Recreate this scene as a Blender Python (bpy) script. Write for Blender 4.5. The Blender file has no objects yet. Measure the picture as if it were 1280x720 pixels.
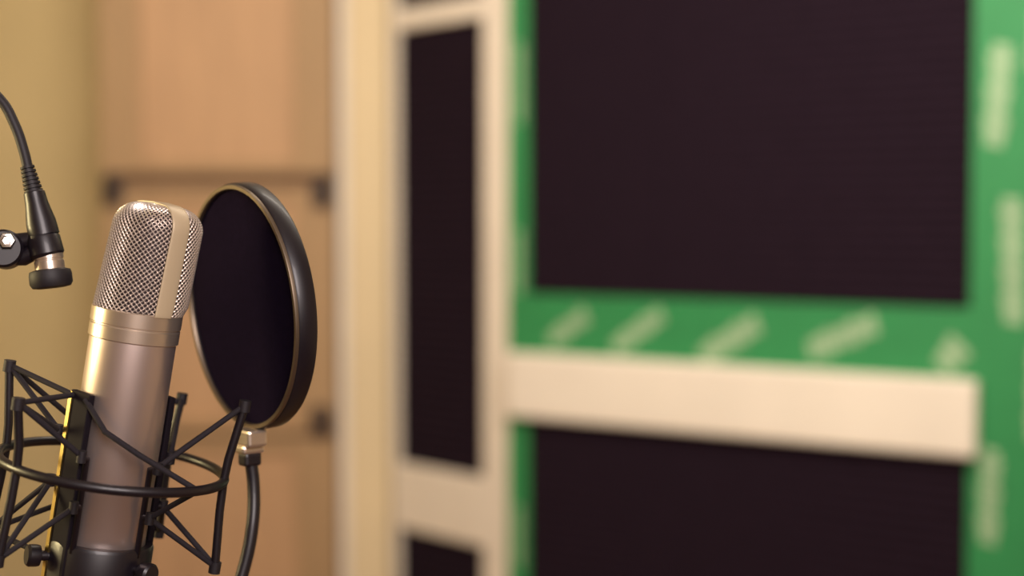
import bpy, bmesh, math, random
from mathutils import Vector, Matrix, Euler
random.seed(4)
scene=bpy.context.scene
scene.view_settings.view_transform='Standard'
scene.view_settings.look='None'
def lin(c):
    return tuple(((v/255)/12.92 if v/255<=0.04045 else ((v/255+0.055)/1.055)**2.4) for v in c)+(1,)
def mat(name,rgb,rough=0.6,metal=0.0,var=0.12,scale=8,bump=0.0,kind='noise',stretch=(1,1,1),sheen=0,coat=0,spec=0.5):
    m=bpy.data.materials.new(name); m.use_nodes=True
    nt=m.node_tree; N=nt.nodes; L=nt.links
    b=N['Principled BSDF']
    b.inputs['Roughness'].default_value=rough; b.inputs['Metallic'].default_value=metal
    b.inputs['Coat Weight'].default_value=coat
    b.inputs['Sheen Weight'].default_value=sheen
    b.inputs['Specular IOR Level'].default_value=spec
    tc=N.new('ShaderNodeTexCoord'); mp=N.new('ShaderNodeMapping'); mp.inputs['Scale'].default_value=stretch
    L.new(tc.outputs['Object'],mp.inputs['Vector'])
    t=N.new('ShaderNodeTexNoise'); t.inputs['Scale'].default_value=scale; t.inputs['Detail'].default_value=4
    L.new(mp.outputs['Vector'],t.inputs['Vector'])
    r=N.new('ShaderNodeValToRGB'); c=lin(rgb)
    r.color_ramp.elements[0].position=0.3; r.color_ramp.elements[1].position=0.7
    r.color_ramp.elements[0].color=tuple(v*(1-var) for v in c[:3])+(1,)
    r.color_ramp.elements[1].color=tuple(min(1,v*(1+var)) for v in c[:3])+(1,)
    L.new(t.outputs['Fac'],r.inputs['Fac']); L.new(r.outputs['Color'],b.inputs['Base Color'])
    if bump:
        bp=N.new('ShaderNodeBump'); bp.inputs['Strength'].default_value=bump; bp.inputs['Distance'].default_value=0.002
        L.new(t.outputs['Fac'],bp.inputs['Height']); L.new(bp.outputs['Normal'],b.inputs['Normal'])
    return m
M={}
M['wall']=mat('plaster_beige',(200,180,134),0.9,var=0.05,scale=3,bump=0.2)
M['cream']=mat('cream_paint',(244,234,220),0.6,var=0.03,scale=6)
M['creamw']=mat('cream_wall_paint',(226,206,168),0.7,var=0.03,scale=4)
M['wood']=mat('light_wood',(190,152,116),0.6,var=0.08,scale=6,stretch=(6,6,0.6))
M['wooddk']=mat('wood_frame',(170,139,103),0.6,var=0.08,scale=6,stretch=(6,6,0.6))
M['gap']=mat('dark_gap',(106,78,58),0.8)
M['foam']=mat('charcoal_foam',(35,24,35),1.0,var=0.1,scale=30,spec=0.1)
M['green']=mat('green_tape',(46,140,82),0.55,var=0.06,scale=12)
M['print']=mat('pale_print',(158,190,152),0.6,var=0.06)
M['floor']=mat('floor_wood',(110,78,52),0.5,var=0.2,scale=4,stretch=(1,8,1))
M['ceil']=mat('ceiling_paint',(215,208,195),0.9,var=0.03)
M['blk']=mat('black_coated_steel',(19,13,21),0.42,0.0,var=0.1,coat=0.1)
M['plate']=mat('matte_black_plate',(19,13,21),0.75,0.0,var=0.1,spec=0.15)
M['rub']=mat('black_rubber',(22,16,23),0.6,var=0.15)
M['cord']=mat('black_elastic_cord',(23,16,24),0.85,var=0.3,scale=600)
M['nickel']=mat('satin_nickel',(218,200,194),0.36,0.88,var=0.015,scale=60,stretch=(1,1,0.05))
M['nickel2']=mat('polished_nickel_trim',(218,202,186),0.3,0.85,var=0.02)
M['frame']=mat('champagne_paint',(190,172,142),0.42,0.2,var=0.03)
M['mesh']=mat('nickel_wire',(238,228,220),0.32,0.85,var=0.05)
M['inner']=mat('inner_mesh_brown',(60,46,48),0.7,0.2,var=0.3,scale=500)
M['screen']=mat('black_nylon',(21,13,32),1.0,var=0.15,scale=300,spec=0.05)
M['edge_glint']=mat('gold_edge_highlight',(225,195,120),0.3,1.0,var=0.05)
M['lip']=mat('rim_highlight_lip',(128,114,98),0.4,0.9,var=0.05)  # pale metal puts the rim's golden highlight into the lip colour
M['chrome']=mat('chrome',(215,208,200),0.2,1.0,var=0.03)
M['knob']=mat('black_hinge',(44,30,32),0.5)

def empty(name,loc=(0,0,0),rot=None):
    e=bpy.data.objects.new(name,None); scene.collection.objects.link(e); e.location=loc
    e.empty_display_size=0.05
    if rot is not None: e.rotation_euler=rot
    return e
def obj(name,me,m,parent=None,smooth=False):
    o=bpy.data.objects.new(name,me); scene.collection.objects.link(o)
    if m: me.materials.append(M[m])
    if parent: o.parent=parent
    if smooth:
        for p in me.polygons: p.use_smooth=True
    return o
def bevel(o,w,s=2):
    b=o.modifiers.new('bev','BEVEL'); b.width=w; b.segments=s; b.limit_method='ANGLE'
def boxes(name,lst,m,parent=None,bev=0.0,mw=None):
    bm=bmesh.new()
    for (x0,x1,y0,y1,z0,z1) in lst:
        r=bmesh.ops.create_cube(bm,size=1)
        for v in r['verts']:
            v.co=Vector(((x0+x1)/2+v.co.x*(x1-x0),(y0+y1)/2+v.co.y*(y1-y0),(z0+z1)/2+v.co.z*(z1-z0)))
    me=bpy.data.meshes.new(name); bm.to_mesh(me); bm.free()
    o=obj(name,me,m,parent)
    if mw is not None: o.matrix_world=mw
    if bev: bevel(o,bev)
    return o
def lathe(name,prof,m,parent=None,seg=64,mw=None,smooth=True,closed=False,fn=None):
    bm=bmesh.new(); rings=[]
    for r,z in prof:
        rings.append([bm.verts.new((r*math.cos(2*math.pi*i/seg),r*math.sin(2*math.pi*i/seg),z)) for i in range(seg)])
    pairs=list(zip(rings[:-1],rings[1:]))
    if closed: pairs.append((rings[-1],rings[0]))
    for a,b in pairs:
        for i in range(seg):
            j=(i+1)%seg
            bm.faces.new((a[i],a[j],b[j],b[i]))
    if not closed:
        bm.faces.new(rings[0]); bm.faces.new(rings[-1])
    if fn:
        for v in bm.verts: v.co=fn(v.co)
    bmesh.ops.recalc_face_normals(bm,faces=bm.faces)
    me=bpy.data.meshes.new(name); bm.to_mesh(me); bm.free()
    o=obj(name,me,m,parent,smooth)
    if smooth:
        e=o.modifiers.new('es','EDGE_SPLIT'); e.split_angle=math.radians(35)
    if mw is not None: o.matrix_local=mw
    return o
def tube(name,paths,r,m,parent=None,smooth=False,cyc=False,res=4):
    cu=bpy.data.curves.new(name,'CURVE'); cu.dimensions='3D'; cu.bevel_depth=r; cu.bevel_resolution=res; cu.use_fill_caps=True
    for pts in paths:
        if smooth:
            s=cu.splines.new('BEZIER'); s.bezier_points.add(len(pts)-1)
            for b,p in zip(s.bezier_points,pts):
                b.co=p; b.handle_left_type=b.handle_right_type='AUTO'
            s.resolution_u=16
        else:
            s=cu.splines.new('POLY'); s.points.add(len(pts)-1)
            for b,p in zip(s.points,pts): b.co=(p[0],p[1],p[2],1)
        s.use_cyclic_u=cyc
    cu.materials.append(M[m])
    o=bpy.data.objects.new(name,cu); scene.collection.objects.link(o)
    if parent: o.parent=parent
    return o
def align(p,d,up=(0,0,1)):
    d=Vector(d).normalized()
    q=d.to_track_quat('Z','Y')
    return Matrix.Translation(Vector(p))@q.to_matrix().to_4x4()

# ---------- camera
F=50/36*1280
pitch=math.radians(2.6)
cam=bpy.data.cameras.new('camera'); co=bpy.data.objects.new('camera',cam); scene.collection.objects.link(co)
co.location=(0,0,1.4); co.rotation_euler=(math.radians(90)-pitch,0,0)
cam.lens=50; cam.sensor_width=36; cam.clip_start=0.02
cam.dof.use_dof=True; cam.dof.focus_distance=0.84; cam.dof.aperture_fstop=2.6
scene.camera=co
CF=Vector((0,math.cos(pitch),-math.sin(pitch))); CU=Vector((0,math.sin(pitch),math.cos(pitch))); CR=Vector((1,0,0)); C0=Vector((0,0,1.4))
def P(px,py,d):
    return C0+CF*d+CR*((px-640)/F*d)+CU*((360-py)/F*d)

# ---------- room shell
H=2.7
A=Vector((0,3.6)); u=Vector((0.8306,-0.5569)); n=Vector((-0.5569,-0.8306))
Cc=Vector((-0.335,3.95))
def wallseg(name,p,q,m,th=0.1,z0=0,z1=H):
    p=Vector(p);q=Vector(q); d=(q-p); L=d.length; d.normalize(); nn=Vector((d.y,-d.x))
    mw=Matrix(((d.x,-nn.x,0,p.x),(d.y,-nn.y,0,p.y),(0,0,1,0),(0,0,0,1)))
    return boxes(name,[(0,L,0,th,z0,z1)],m,mw=mw),mw
E=A+u*2.4
wallseg('wall_back',(-2.3,4.1),(-0.335,4.1),'wall')
wallseg('wall_corner',(-0.335,4.02),A+Vector((0.01,0.07)),'creamw',0.05)
wallseg('wall_right',A-n*0.06,E-n*0.06,'creamw')
wallseg('wall_side',E,(E.x,-1.7),'creamw')
wallseg('wall_front',(E.x,-1.7),(-2.3,-1.7),'creamw')
wallseg('wall_left',(-2.3,-1.7),(-2.3,4.1),'wall')
boxes('floor',[(-2.5,2.3,-1.9,4.3,-0.1,0)],'floor')
boxes('ceiling',[(-2.5,2.3,-1.9,4.3,H,H+0.1)],'ceil')

# ---------- right wall treatment
WM=Matrix(((u.x,-n.x,0,A.x),(u.y,-n.y,0,A.y),(0,0,1,0),(0,0,0,1)))
def ribbed(name,x0,x1,z0,z1,mw,cols=1,pitch=0.026,y=0.0,seam=0.006):
    e=empty(name); e.matrix_world=mw
    bm=bmesh.new(); w=(x1-x0)/cols
    for c in range(cols):
        a=x0+c*w+(seam/2 if c else 0); b=x0+(c+1)*w-(seam/2 if c<cols-1 else 0)
        k=max(1,int((z1-z0)/pitch)); hh=(z1-z0)/k
        for i in range(k):
            za=z0+i*hh; zb=za+hh; zm=(za+zb)/2
            vs=[bm.verts.new(p) for p in ((a,y,za),(b,y,za),(b,y-0.0055,zm),(a,y-0.0055,zm),(b,y,zb),(a,y,zb))]
            bm.faces.new((vs[0],vs[1],vs[2],vs[3])); bm.faces.new((vs[3],vs[2],vs[4],vs[5]))
            bm.faces.new((vs[0],vs[3],vs[5])); bm.faces.new((vs[1],vs[4],vs[2]))
    bmesh.ops.recalc_face_normals(bm,faces=bm.faces)
    me=bpy.data.meshes.new(name+'_ribs'); bm.to_mesh(me); bm.free()
    obj('ribs',me,'foam',e)
    boxes('backing',[(x0,x1,y,y+0.03,z0,z1)],'foam',e)
    return e
ribbed('acoustic_panel',0.052,1.148,1.224,2.245,WM,cols=3)
ribbed('acoustic_panel',0.052,1.148,0.10,0.908,WM,cols=1)
ribbed('acoustic_panel',1.33,2.2,0.10,2.25,WM,cols=2)
tp=empty('green_tape'); tp.matrix_world=WM
boxes('strips',[(-0.012,0.05,0.0,0.01,0.08,2.36),(1.15,1.32,0.0,0.01,0.08,2.36),(0.05,1.15,0.0,0.01,1.075,1.222),(0.05,1.15,0,0.01,2.25,2.36)],'green',tp)
def printed(marks):
    bm=bmesh.new()
    for (x,z,L,hh,ang) in marks:
        k=max(3,int(L/0.02)); 
        for i in range(k):
            s=-L/2+L*(i+0.05)/k; e=-L/2+L*(i+0.93)/k
            h2=hh*(0.75+0.25*((i*7)%3)/2)/2
            pts=[(s,-h2),(e,-h2),(e+0.006,h2),(s+0.006,h2)]
            c,sn=math.cos(ang),math.sin(ang)
            bm.faces.new([bm.verts.new((x+a*c-b*sn,-0.0012,z+a*sn+b*c)) for a,b in pts])
    me=bpy.data.meshes.new('printing'); bm.to_mesh(me); bm.free()
    return obj('printing',me,'print',tp)
mk=[(0.165,1.14,0.13,0.045,0.6),(0.36,1.14,0.16,0.045,0.6),(0.60,1.13,0.17,0.055,0.55),(0.87,1.15,0.17,0.055,0.42),(1.11,1.12,0.07,0.06,0.9),
    (1.20,1.66,0.21,0.05,1.5),(1.235,1.32,0.26,0.05,1.6),(1.195,0.83,0.20,0.045,1.55),(1.29,1.05,0.2,0.04,1.55),(1.28,1.8,0.2,0.03,1.5),
    (0.02,1.3,0.16,0.02,1.57),(0.022,1.75,0.2,0.02,1.57),(0.02,0.6,0.16,0.02,1.57),(1.27,0.55,0.2,0.04,1.55)]
printed(mk)
t=boxes('trim_1',[(0.005,1.172,-0.035,-0.001,0.914,1.076)],'cream',mw=WM,bev=0.008)

# ---------- corner partition
d2=(A-Cc); L2=d2.length; d2.normalize(); n2=Vector((d2.y,-d2.x))
WC=Matrix(((d2.x,-n2.x,0,Cc.x),(d2.y,-n2.y,0,Cc.y),(0,0,1,0),(0,0,0,1)))
pn=empty('framed_partition'); pn.matrix_world=WC
s0,s1=0.022,L2-0.112
boxes('frame',[(-0.0,s0,-0.0,0.04,0,2.6),(s1,L2,0,0.04,0,2.6),(s0,s1,0,0.04,1.93,1.985),(s0,s1,0,0.04,0.555,0.735),(s0,s1,0,0.04,0,0.1)],'cream',pn,bev=0.004)
for i,(a,b) in enumerate(((0.735,1.93),(1.985,2.6),(0.1,0.555))):
    e=ribbed('foam_infill_%d'%(i+1),s0,s1,a,b,Matrix.Identity(4),y=0.018)
    e.parent=pn
pc=empty('door_frame')
boxes('post',[(-0.475,-0.34,3.93,4.06,0,H-0.01)],'creamw',pc,bev=0.004)
boxes('stop',[(-0.475,-0.45,3.90,3.93,0,H-0.01)],'cream',pc,bev=0.003)

# ---------- wooden cabinet
cb=empty('wooden_cabinet')
x0,x1=-1.115,-0.48; yf=3.86
boxes('carcass',[(x0+0.005,x1-0.005,yf+0.02,4.08,0.02,2.5)],'wooddk',cb)
fr=[];pan=[];
tiers=[(0.03,0.815),(0.83,1.50),(1.535,2.5)]
for a,b in tiers:
    fr+= [(x0,x0+0.11,yf,yf+0.03,a,b),(x1-0.11,x1,yf,yf+0.03,a,b),(x0+0.11,x1-0.11,yf,yf+0.03,a,a+0.035),(x0+0.11,x1-0.11,yf,yf+0.03,b-0.04,b)]
    pan+=[(x0+0.11,x1-0.11,yf+0.012,yf+0.03,a+0.03,b-0.03)]
boxes('door_frames',fr,'wooddk',cb,bev=0.003)
boxes('door_panels',pan,'wood',cb)
boxes('shadow_gaps',[(x0+0.01,x1-0.01,yf+0.01,yf+0.03,1.495,1.54),(x0+0.01,x1-0.01,yf+0.01,yf+0.03,0.81,0.835)],'gap',cb)
for i,(hx,hz) in enumerate([(x0+0.035,1.49),(x1-0.035,1.485),(x1-0.04,0.86)]):
    boxes('hinge_%d'%(i+1),[(hx-0.026,hx+0.026,yf-0.012,yf,hz-0.04,hz+0.04),(hx-0.008,hx+0.008,yf-0.02,yf,hz-0.045,hz+0.045)],'knob',cb,bev=0.004)

# ---------- microphone
O=P(172,389,0.85); tilt=math.radians(9.5)
mic=empty('condenser_microphone',O,(0,tilt,0))
R=0.0258; HH=0.0645; rc=0.014
ba=math.radians(-42); U=Vector((math.cos(ba),math.sin(ba),0)); V=Vector((-math.sin(ba),math.cos(ba),0))
def headf(c):
    c=Vector(c); z=max(0,c.z)
    k=min(1,z/0.006)
    b=max(0,c.dot(V))/R; f=max(0,-c.dot(V))/R
    c=c+V*(b*0.0036*k)+V*(f*0.0015*(z/HH))
    c.x+=0.05*z
    return c
arc=rc*math.pi/2
tot=(HH-rc)+arc+(R-rc)
def pr(s):
    if s<HH-rc: return (R*(1-0.03*(s/HH)),s)
    s-=HH-rc; R1=R*(1-0.03*((HH-rc)/HH))
    if s<arc:
        a=s/rc; return (R1-rc+rc*math.cos(a),HH-rc+rc*math.sin(a))
    s-=arc
    return (max(0.0005,R1-rc-s),HH+0.001*min(1,s/0.01))
step=0.00155; ncol=50; rows=int((tot-0.003)/step)
bm=bmesh.new(); G=[]
for j in range(rows+1):
    r,z=pr(j*step)
    G.append([bm.verts.new(headf((r*math.cos(2*math.pi*(i+0.5*(j%2))/ncol),r*math.sin(2*math.pi*(i+0.5*(j%2))/ncol),z))) for i in range(ncol)])
for j in range(rows-1):
    for i in range(ncol):
        if j%2==0: l,rr=G[j+1][(i-1)%ncol],G[j+1][i]
        else: l,rr=G[j+1][i],G[j+1][(i+1)%ncol]
        bm.faces.new((G[j][i],rr,G[j+2][i],l))
me=bpy.data.meshes.new('grille'); bm.to_mesh(me); bm.free()
g=obj('grille',me,'mesh',mic)
w=g.modifiers.new('w','WIREFRAME'); w.thickness=0.0011; w.use_even_offset=False
lathe('inner_screen',[(R-0.0016,0.0)]+[(R-0.0018-0.00003*i,0.004*i) for i in range(1,12)]+[(R-0.0022,HH-rc),(R-0.0045,HH-0.006),(R-rc,HH-0.0018),(0.001,HH-0.0016)],'inner',mic,fn=headf)
hw=0.0056; bm=bmesh.new(); cols=[]
side=[j*0.002 for j in range(int((tot-(R-rc))/0.002)+1)]+[tot-(R-rc)]
nt_=9
for ti in range(nt_):
    t=-hw+2*hw*ti/(nt_-1)
    seq=[]
    for s in side:
        r,z=pr(s); r+=0.0008; seq.append((math.sqrt(max(r*r-t*t,0)),z+ (0.0008 if s>HH-rc else 0)*min(1,(s-HH+rc)/arc if s>HH-rc else 0)))
    top=seq[-1]
    mid=[(top[0]*f,top[1]+0.0006*(1-f)) for f in (0.75,0.5,0.25,0.0)]
    full=[(a,z) for a,z in seq]+mid
    full=full+[(-a,z) for a,z in reversed(full[:-1])]
    cols.append([bm.verts.new(headf(U*a+V*t+Vector((0,0,z)))) for a,z in full])
for a,b in zip(cols[:-1],cols[1:]):
    for i in range(len(a)-1): bm.faces.new((a[i],a[i+1],b[i+1],b[i]))
bmesh.ops.recalc_face_normals(bm,faces=bm.faces)
me=bpy.data.meshes.new('head_frame'); bm.to_mesh(me); bm.free()
fb=obj('head_frame',me,'frame',mic,True)
so=fb.modifiers.new('s','SOLIDIFY'); so.thickness=0.0016; so.offset=0
bevel(fb,0.0004)
lathe('collar',[(R-0.002,0.001),(R+0.0002,0.0012),(R+0.0009,0.0006),(R+0.0009,-0.0075),(R+0.0004,-0.008),(R+0.0004,-0.0088),(R+0.0007,-0.0092),(R+0.0007,-0.0165),(R-0.0002,-0.0172)],'nickel2',mic)
lathe('body',[(R-0.0004,-0.0165),(R-0.0004,-0.146),(R-0.002,-0.1495),(0.010,-0.151)],'nickel',mic,seg=96)
lathe('connector',[(0.0105,-0.150),(0.0105,-0.172),(0.009,-0.176),(0.005,-0.18)],'blk',mic)

# ---------- shock mount
sm=empty('shock_mount',O,(0,tilt,0))
def cyl(r,azd,z):
    a=math.radians(azd); return Vector((r*math.cos(a),r*math.sin(a),z))
ZR=-0.094; RR=0.066
tube('outer_ring',[[cyl(RR,i*360/72,ZR) for i in range(72)]],0.0030,'blk',sm,cyc=True)
outer=[4,74,178,232]
arms=[]; tips=[]
for k,az in enumerate(outer):
    zt=[-0.046,-0.058,-0.045,-0.056][k]; zb=-0.146
    arms.append([cyl(RR,az,ZR),cyl(RR+0.0008,az,ZR+0.014),cyl(0.0715,az,zt-0.001)])
    arms.append([cyl(RR,az,ZR),cyl(RR+0.0005,az,ZR-0.018),cyl(0.069,az,zb)])
    tips.append((cyl(0.0715,az,zt),cyl(0.069,az,zb)))
tube('outer_arms',arms,0.0026,'blk',sm,smooth=False)
def plate(az,r,wd,th,z0,z1,name,m):
    a=math.radians(az); mw=Matrix.Rotation(a,4,'Z')
    o=boxes(name,[(r,r+th,-wd/2,wd/2,z0,z1)],m,sm,bev=0.0008); o.matrix_local=mw; return o
for i,az in enumerate((228,48)):
    plate(az,R+0.0002,0.020,0.004,-0.168,-0.050,'cradle_plate_%d'%(i+1),'plate')
a=math.radians(228)
o=boxes('plate_edge_highlight',[(R+0.0040,R+0.0052,-0.0104,-0.0070,-0.166,-0.051)],'edge_glint',sm); o.matrix_local=Matrix.Rotation(a,4,'Z')  # gold strip stands in for the highlight along the black plate's edge
lathe('base_collar',[(R+0.0001,-0.139),(R+0.004,-0.139),(R+0.005,-0.141),(R+0.005,-0.166),(R+0.003,-0.168),(R-0.010,-0.168),(R-0.010,-0.160),(R+0.0001,-0.154)],'blk',sm,closed=True)
lathe('thread_nut',[(0.0145,-0.165),(0.0145,-0.185),(0.012,-0.188),(0.011,-0.2)],'blk',sm,seg=24)
# collar thumbscrews
for i,az in enumerate((212,330)):
    c=cyl(R+0.004,az,-0.150)
    lathe('thumbscrew_%d'%(i+1),[(0.003,0),(0.003,0.005),(0.0062,0.006),(0.0066,0.008),(0.0066,0.012),(0.0055,0.0135)],'blk',sm,seg=20,mw=align(c,cyl(1,az,0)))
loops=[]
ups=[(-30,-0.088),(33,-0.088),(119,-0.088),(202,-0.076),(252,-0.085)]
lows=[(az,z-0.030) for az,z in ups]
for az,z in ups: loops.append([cyl(R+0.001,az,-0.143),cyl(R+0.0035,az,-0.142),cyl(R+0.0035,az,z-0.002),cyl(R+0.009,az,z)])
for az,z in lows: loops.append([cyl(R+0.0035,az,z),cyl(R+0.010,az,z)])
tube('inner_hooks',loops,0.0020,'blk',sm)
nubs=[]
for az,z in ups+lows: nubs.append([cyl(R+0.009,az,z+0.0035),cyl(R+0.009,az,z-0.0035)])
tube('hook_nubs',nubs,0.0028,'rub',sm)
cords=[]
def I(k,up=True):
    az,z=(ups if up else lows)[k]; return cyl(R+0.0085,az,z)
con=[(0,[0,1]),(1,[1,2]),(2,[2,3]),(3,[3,4])]
for ti,(k,ins) in enumerate(con):
    for q in ins:
        cords.append([tips[k][0],I(q)])
        cords.append([tips[k][1],I(q,False)])
pt=[cyl(R+0.005,228+12,-0.053),cyl(R+0.005,228-14,-0.053),cyl(R+0.005,228-12,-0.150)]
cords.append([pt[1],tips[2][0]])
cords.append([pt[0],cyl(RR-0.03,272,-0.068),cyl(RR-0.02,300,-0.077),cyl(RR,-28,ZR)])
cords.append([pt[2],tips[2][1]]); cords.append([pt[1],tips[3][0]])
cords.append([cyl(RR,-28,ZR),I(0,False)])
tube('elastic_cords',cords,0.0017,'cord',sm)
beads=[]
for a_,b_ in tips: 
    for p in (a_,b_):
        beads.append([p+Vector((0,0,0.003)),p-Vector((0,0,0.004))])
tube('cord_clips',beads,0.0036,'rub',sm)
# ---------- stand under mic
st=empty('microphone_stand')
Mw=Matrix.Translation(O)@Matrix.Rotation(tilt,4,'Y')
bot=Mw@Vector((0,0,-0.195)); piv=bot+Vector((-0.004,0,-0.02))
lathe('swivel',[(0.004,-0.012),(0.011,-0.012),(0.013,-0.01),(0.013,0.01),(0.011,0.012),(0.004,0.012)],'blk',st,mw=align(piv,(0,1,0)))
tube('neck',[[bot,piv]],0.008,'blk',st)
tube('upper_pole',[[piv,Vector((piv.x,piv.y,0.6))]],0.0075,'blk',st)
tube('lower_pole',[[Vector((piv.x,piv.y,0.75)),Vector((piv.x,piv.y,0.06))]],0.012,'blk',st)
lathe('clutch',[(0.012,0.72),(0.018,0.725),(0.018,0.785),(0.012,0.79)],'rub',st,mw=Matrix.Translation((piv.x,piv.y,0)))
tube('tripod_legs',[[Vector((piv.x,piv.y,0.2)),Vector((piv.x+0.3*math.cos(b),piv.y+0.3*math.sin(b),0.012))] for b in (0.5,2.6,4.7)],0.009,'blk',st)

# ---------- pop filter
pf=empty('pop_filter')
fn=Vector((-0.805,-0.59,-0.075)).normalized(); Cp=P(300,384,0.905)
pm=align(Cp,fn)
Rp=0.0778
lathe('front_lip',[(Rp-0.0030,0.0005),(Rp-0.0024,0.0014),(Rp-0.0002,0.0014),(Rp,0.0006),(Rp,-0.001),(Rp-0.0030,-0.001)],'lip',pf,seg=128,mw=pm,closed=True)
lathe('hoop',[(Rp-0.003,-0.0008),(Rp+0.0002,-0.0008),(Rp+0.001,-0.002),(Rp+0.001,-0.0115),(Rp,-0.013),(Rp-0.003,-0.013)],'blk',pf,seg=128,mw=pm,closed=True)
for i,(z,) in enumerate([(-0.002,),(-0.0115,)]):
    lathe('nylon_screen_%d'%(i+1),[(Rp-0.0025,z),(Rp*0.6,z-0.0008),(Rp*0.3,z-0.001),(0.001,z-0.001),(0.001,z-0.0013),(Rp*0.6,z-0.0011),(Rp-0.0025,z-0.0003)],'screen',pf,seg=96,mw=pm)
br=P(312,549,0.905)
Rb=Matrix.Rotation(math.radians(-50),4,'Z')
o=boxes('bracket',[(-0.011,0.011,-0.007,0.007,-0.004,0.007),(-0.006,0.006,-0.008,0.008,-0.009,-0.003)],'nickel2',pf,bev=0.002); o.matrix_local=Matrix.Translation(br)@Rb
o=boxes('bracket_screw',[(-0.0055,0.0055,-0.006,0.006,-0.017,-0.008)],'blk',pf,bev=0.002); o.matrix_local=Matrix.Translation(br)@Rb
gp=[br+Vector((0,0,-0.008)),P(317,610,0.905),P(315,660,0.90),P(302,720,0.895),P(262,830,0.885),P(190,900,0.87),Vector((piv.x+0.008,piv.y,piv.z-0.09))]
tube('gooseneck',[gp],0.0041,'blk',pf,smooth=True)
lathe('clamp',[(0.0077,-0.015),(0.016,-0.015),(0.017,-0.012),(0.017,0.012),(0.016,0.015),(0.0077,0.015)],'blk',pf,seg=24,mw=Matrix.Translation((piv.x,piv.y,piv.z-0.095)),closed=True)

# ---------- boom stand
bs=empty('microphone_boom_stand')
D=0.86
j=P(6,312,D)
lathe('joint_disc',[(0.002,-0.011),(0.010,-0.011),(0.0115,-0.009),(0.0115,0.009),(0.010,0.011),(0.002,0.011)],'blk',bs,seg=32,mw=align(j,(0.25,-1,0.1)))
lathe('joint_screw',[(0.0015,0.010),(0.0050,0.010),(0.0053,0.0125),(0.0045,0.0138),(0.003,0.014),(0.0025,0.0128),(0.001,0.0128)],'chrome',bs,seg=6,mw=align(P(11,303,D),(0.25,-1,0.1)))
tube('bracket_arms',[[P(8,303,D),P(40,300,D),P(60,301,D)],[P(8,322,D),P(30,322,D),P(48,312,D)]],0.0050,'blk',bs)
def seg(name,a,b,prof,m,par):
    a=Vector(a);b=Vector(b);L=(b-a).length
    return lathe(name,[(r,t*L) for r,t in prof],m,par,seg=40,mw=align(a,b-a))
seg('holder_block',P(53,292,D),P(60,322,D),[(0.006,0),(0.0088,0.05),(0.0098,0.2),(0.0102,0.85),(0.0085,1)],'blk',bs)
seg('threaded_sleeve',P(60,316,D),P(63,340,D),[(0.006,0),(0.0088,0.08),(0.0088,0.3),(0.0082,0.33),(0.0082,0.4),(0.0088,0.43),(0.0088,0.9),(0.006,1)],'nickel2',bs)
seg('foot_cap',P(62,336,D),P(65,360,D),[(0.008,0),(0.0120,0.1),(0.0126,0.3),(0.0126,0.75),(0.0112,0.95),(0.008,1)],'rub',bs)
tube('boom',[[j,P(-60,330,D+0.02),P(-250,420,D+0.10)]],0.008,'blk',bs)
bp=P(-250,420,D+0.10)
tube('pole',[[bp,Vector((bp.x,bp.y,0.05))]],0.011,'blk',bs)
lathe('boom_clutch',[(0.004,-0.02),(0.02,-0.02),(0.022,-0.016),(0.022,0.016),(0.02,0.02),(0.004,0.02)],'blk',bs,seg=24,mw=align(bp,(0,1,0)))
lathe('base_plate',[(0.01,0.0),(0.15,0.0),(0.15,0.012),(0.13,0.02),(0.02,0.035),(0.012,0.06)],'blk',bs,seg=48,mw=Matrix.Translation((bp.x,bp.y,0.0005)))
cbk=empty('audio_cable')
pts=[P(50,270,D),P(38,225,D),P(30,190,D),P(18,155,D),P(0,124,D),P(-40,95,D),P(-120,110,D),P(-210,220,D+0.05),bp+Vector((0.03,0.02,-0.1)),Vector((bp.x+0.03,bp.y+0.02,0.5)),Vector((bp.x+0.03,bp.y+0.17,0.1)),Vector((bp.x-0.05,bp.y+0.3,0.008))]
tube('lead',[pts],0.0031,'rub',cbk,smooth=True)
seg('plug_shell',P(42,238,D),P(55,294,D),[(0.0045,0),(0.0062,0.05),(0.0068,0.3),(0.0088,0.7),(0.0092,1)],'blk',cbk)
a0,b0=P(34,208,D),P(43,243,D)
pf_=[]
for i in range(7):
    t0=i/7; rr=0.0042+0.0016*t0
    pf_+=[(rr,t0),(rr,t0+0.08),(rr-0.0010,t0+0.09),(rr-0.0010,t0+0.13)]
seg('strain_relief',a0,b0,pf_,'rub',cbk)

# ---------- lights
def area(name,loc,tgt,size,power,col,sy=None):
    l=bpy.data.lights.new(name,'AREA'); l.energy=power; l.color=col; l.size=size
    if sy: l.shape='RECTANGLE'; l.size_y=sy
    o=bpy.data.objects.new(name,l); scene.collection.objects.link(o); o.location=loc
    o.rotation_euler=(Vector(tgt)-Vector(loc)).to_track_quat('-Z','Y').to_euler()
    return o
area('background_fill',(0.3,1.9,2.6),(0.1,3.2,1.2),1.2,58,(1,0.89,0.76))  # added area lamp, lights the background around the right wall
area('background_fill',(-1.2,2.4,2.6),(-1.2,3.6,1.4),0.8,18,(1,0.85,0.64))  # added area lamp, brightens the left part of the back wall
area('warm_lamp',(-1.1,0.85,1.5),(-0.25,0.85,1.3),0.3,9,(1,0.80,0.40))
area('soft_light',(0.3,-0.5,1.9),(-0.22,0.85,1.3),0.7,28,(1,0.87,0.85))
w=bpy.data.worlds.new('world'); scene.world=w; w.use_nodes=True
w.node_tree.nodes['Background'].inputs[0].default_value=(0.9,0.7,0.6,1); w.node_tree.nodes['Background'].inputs[1].default_value=0.1
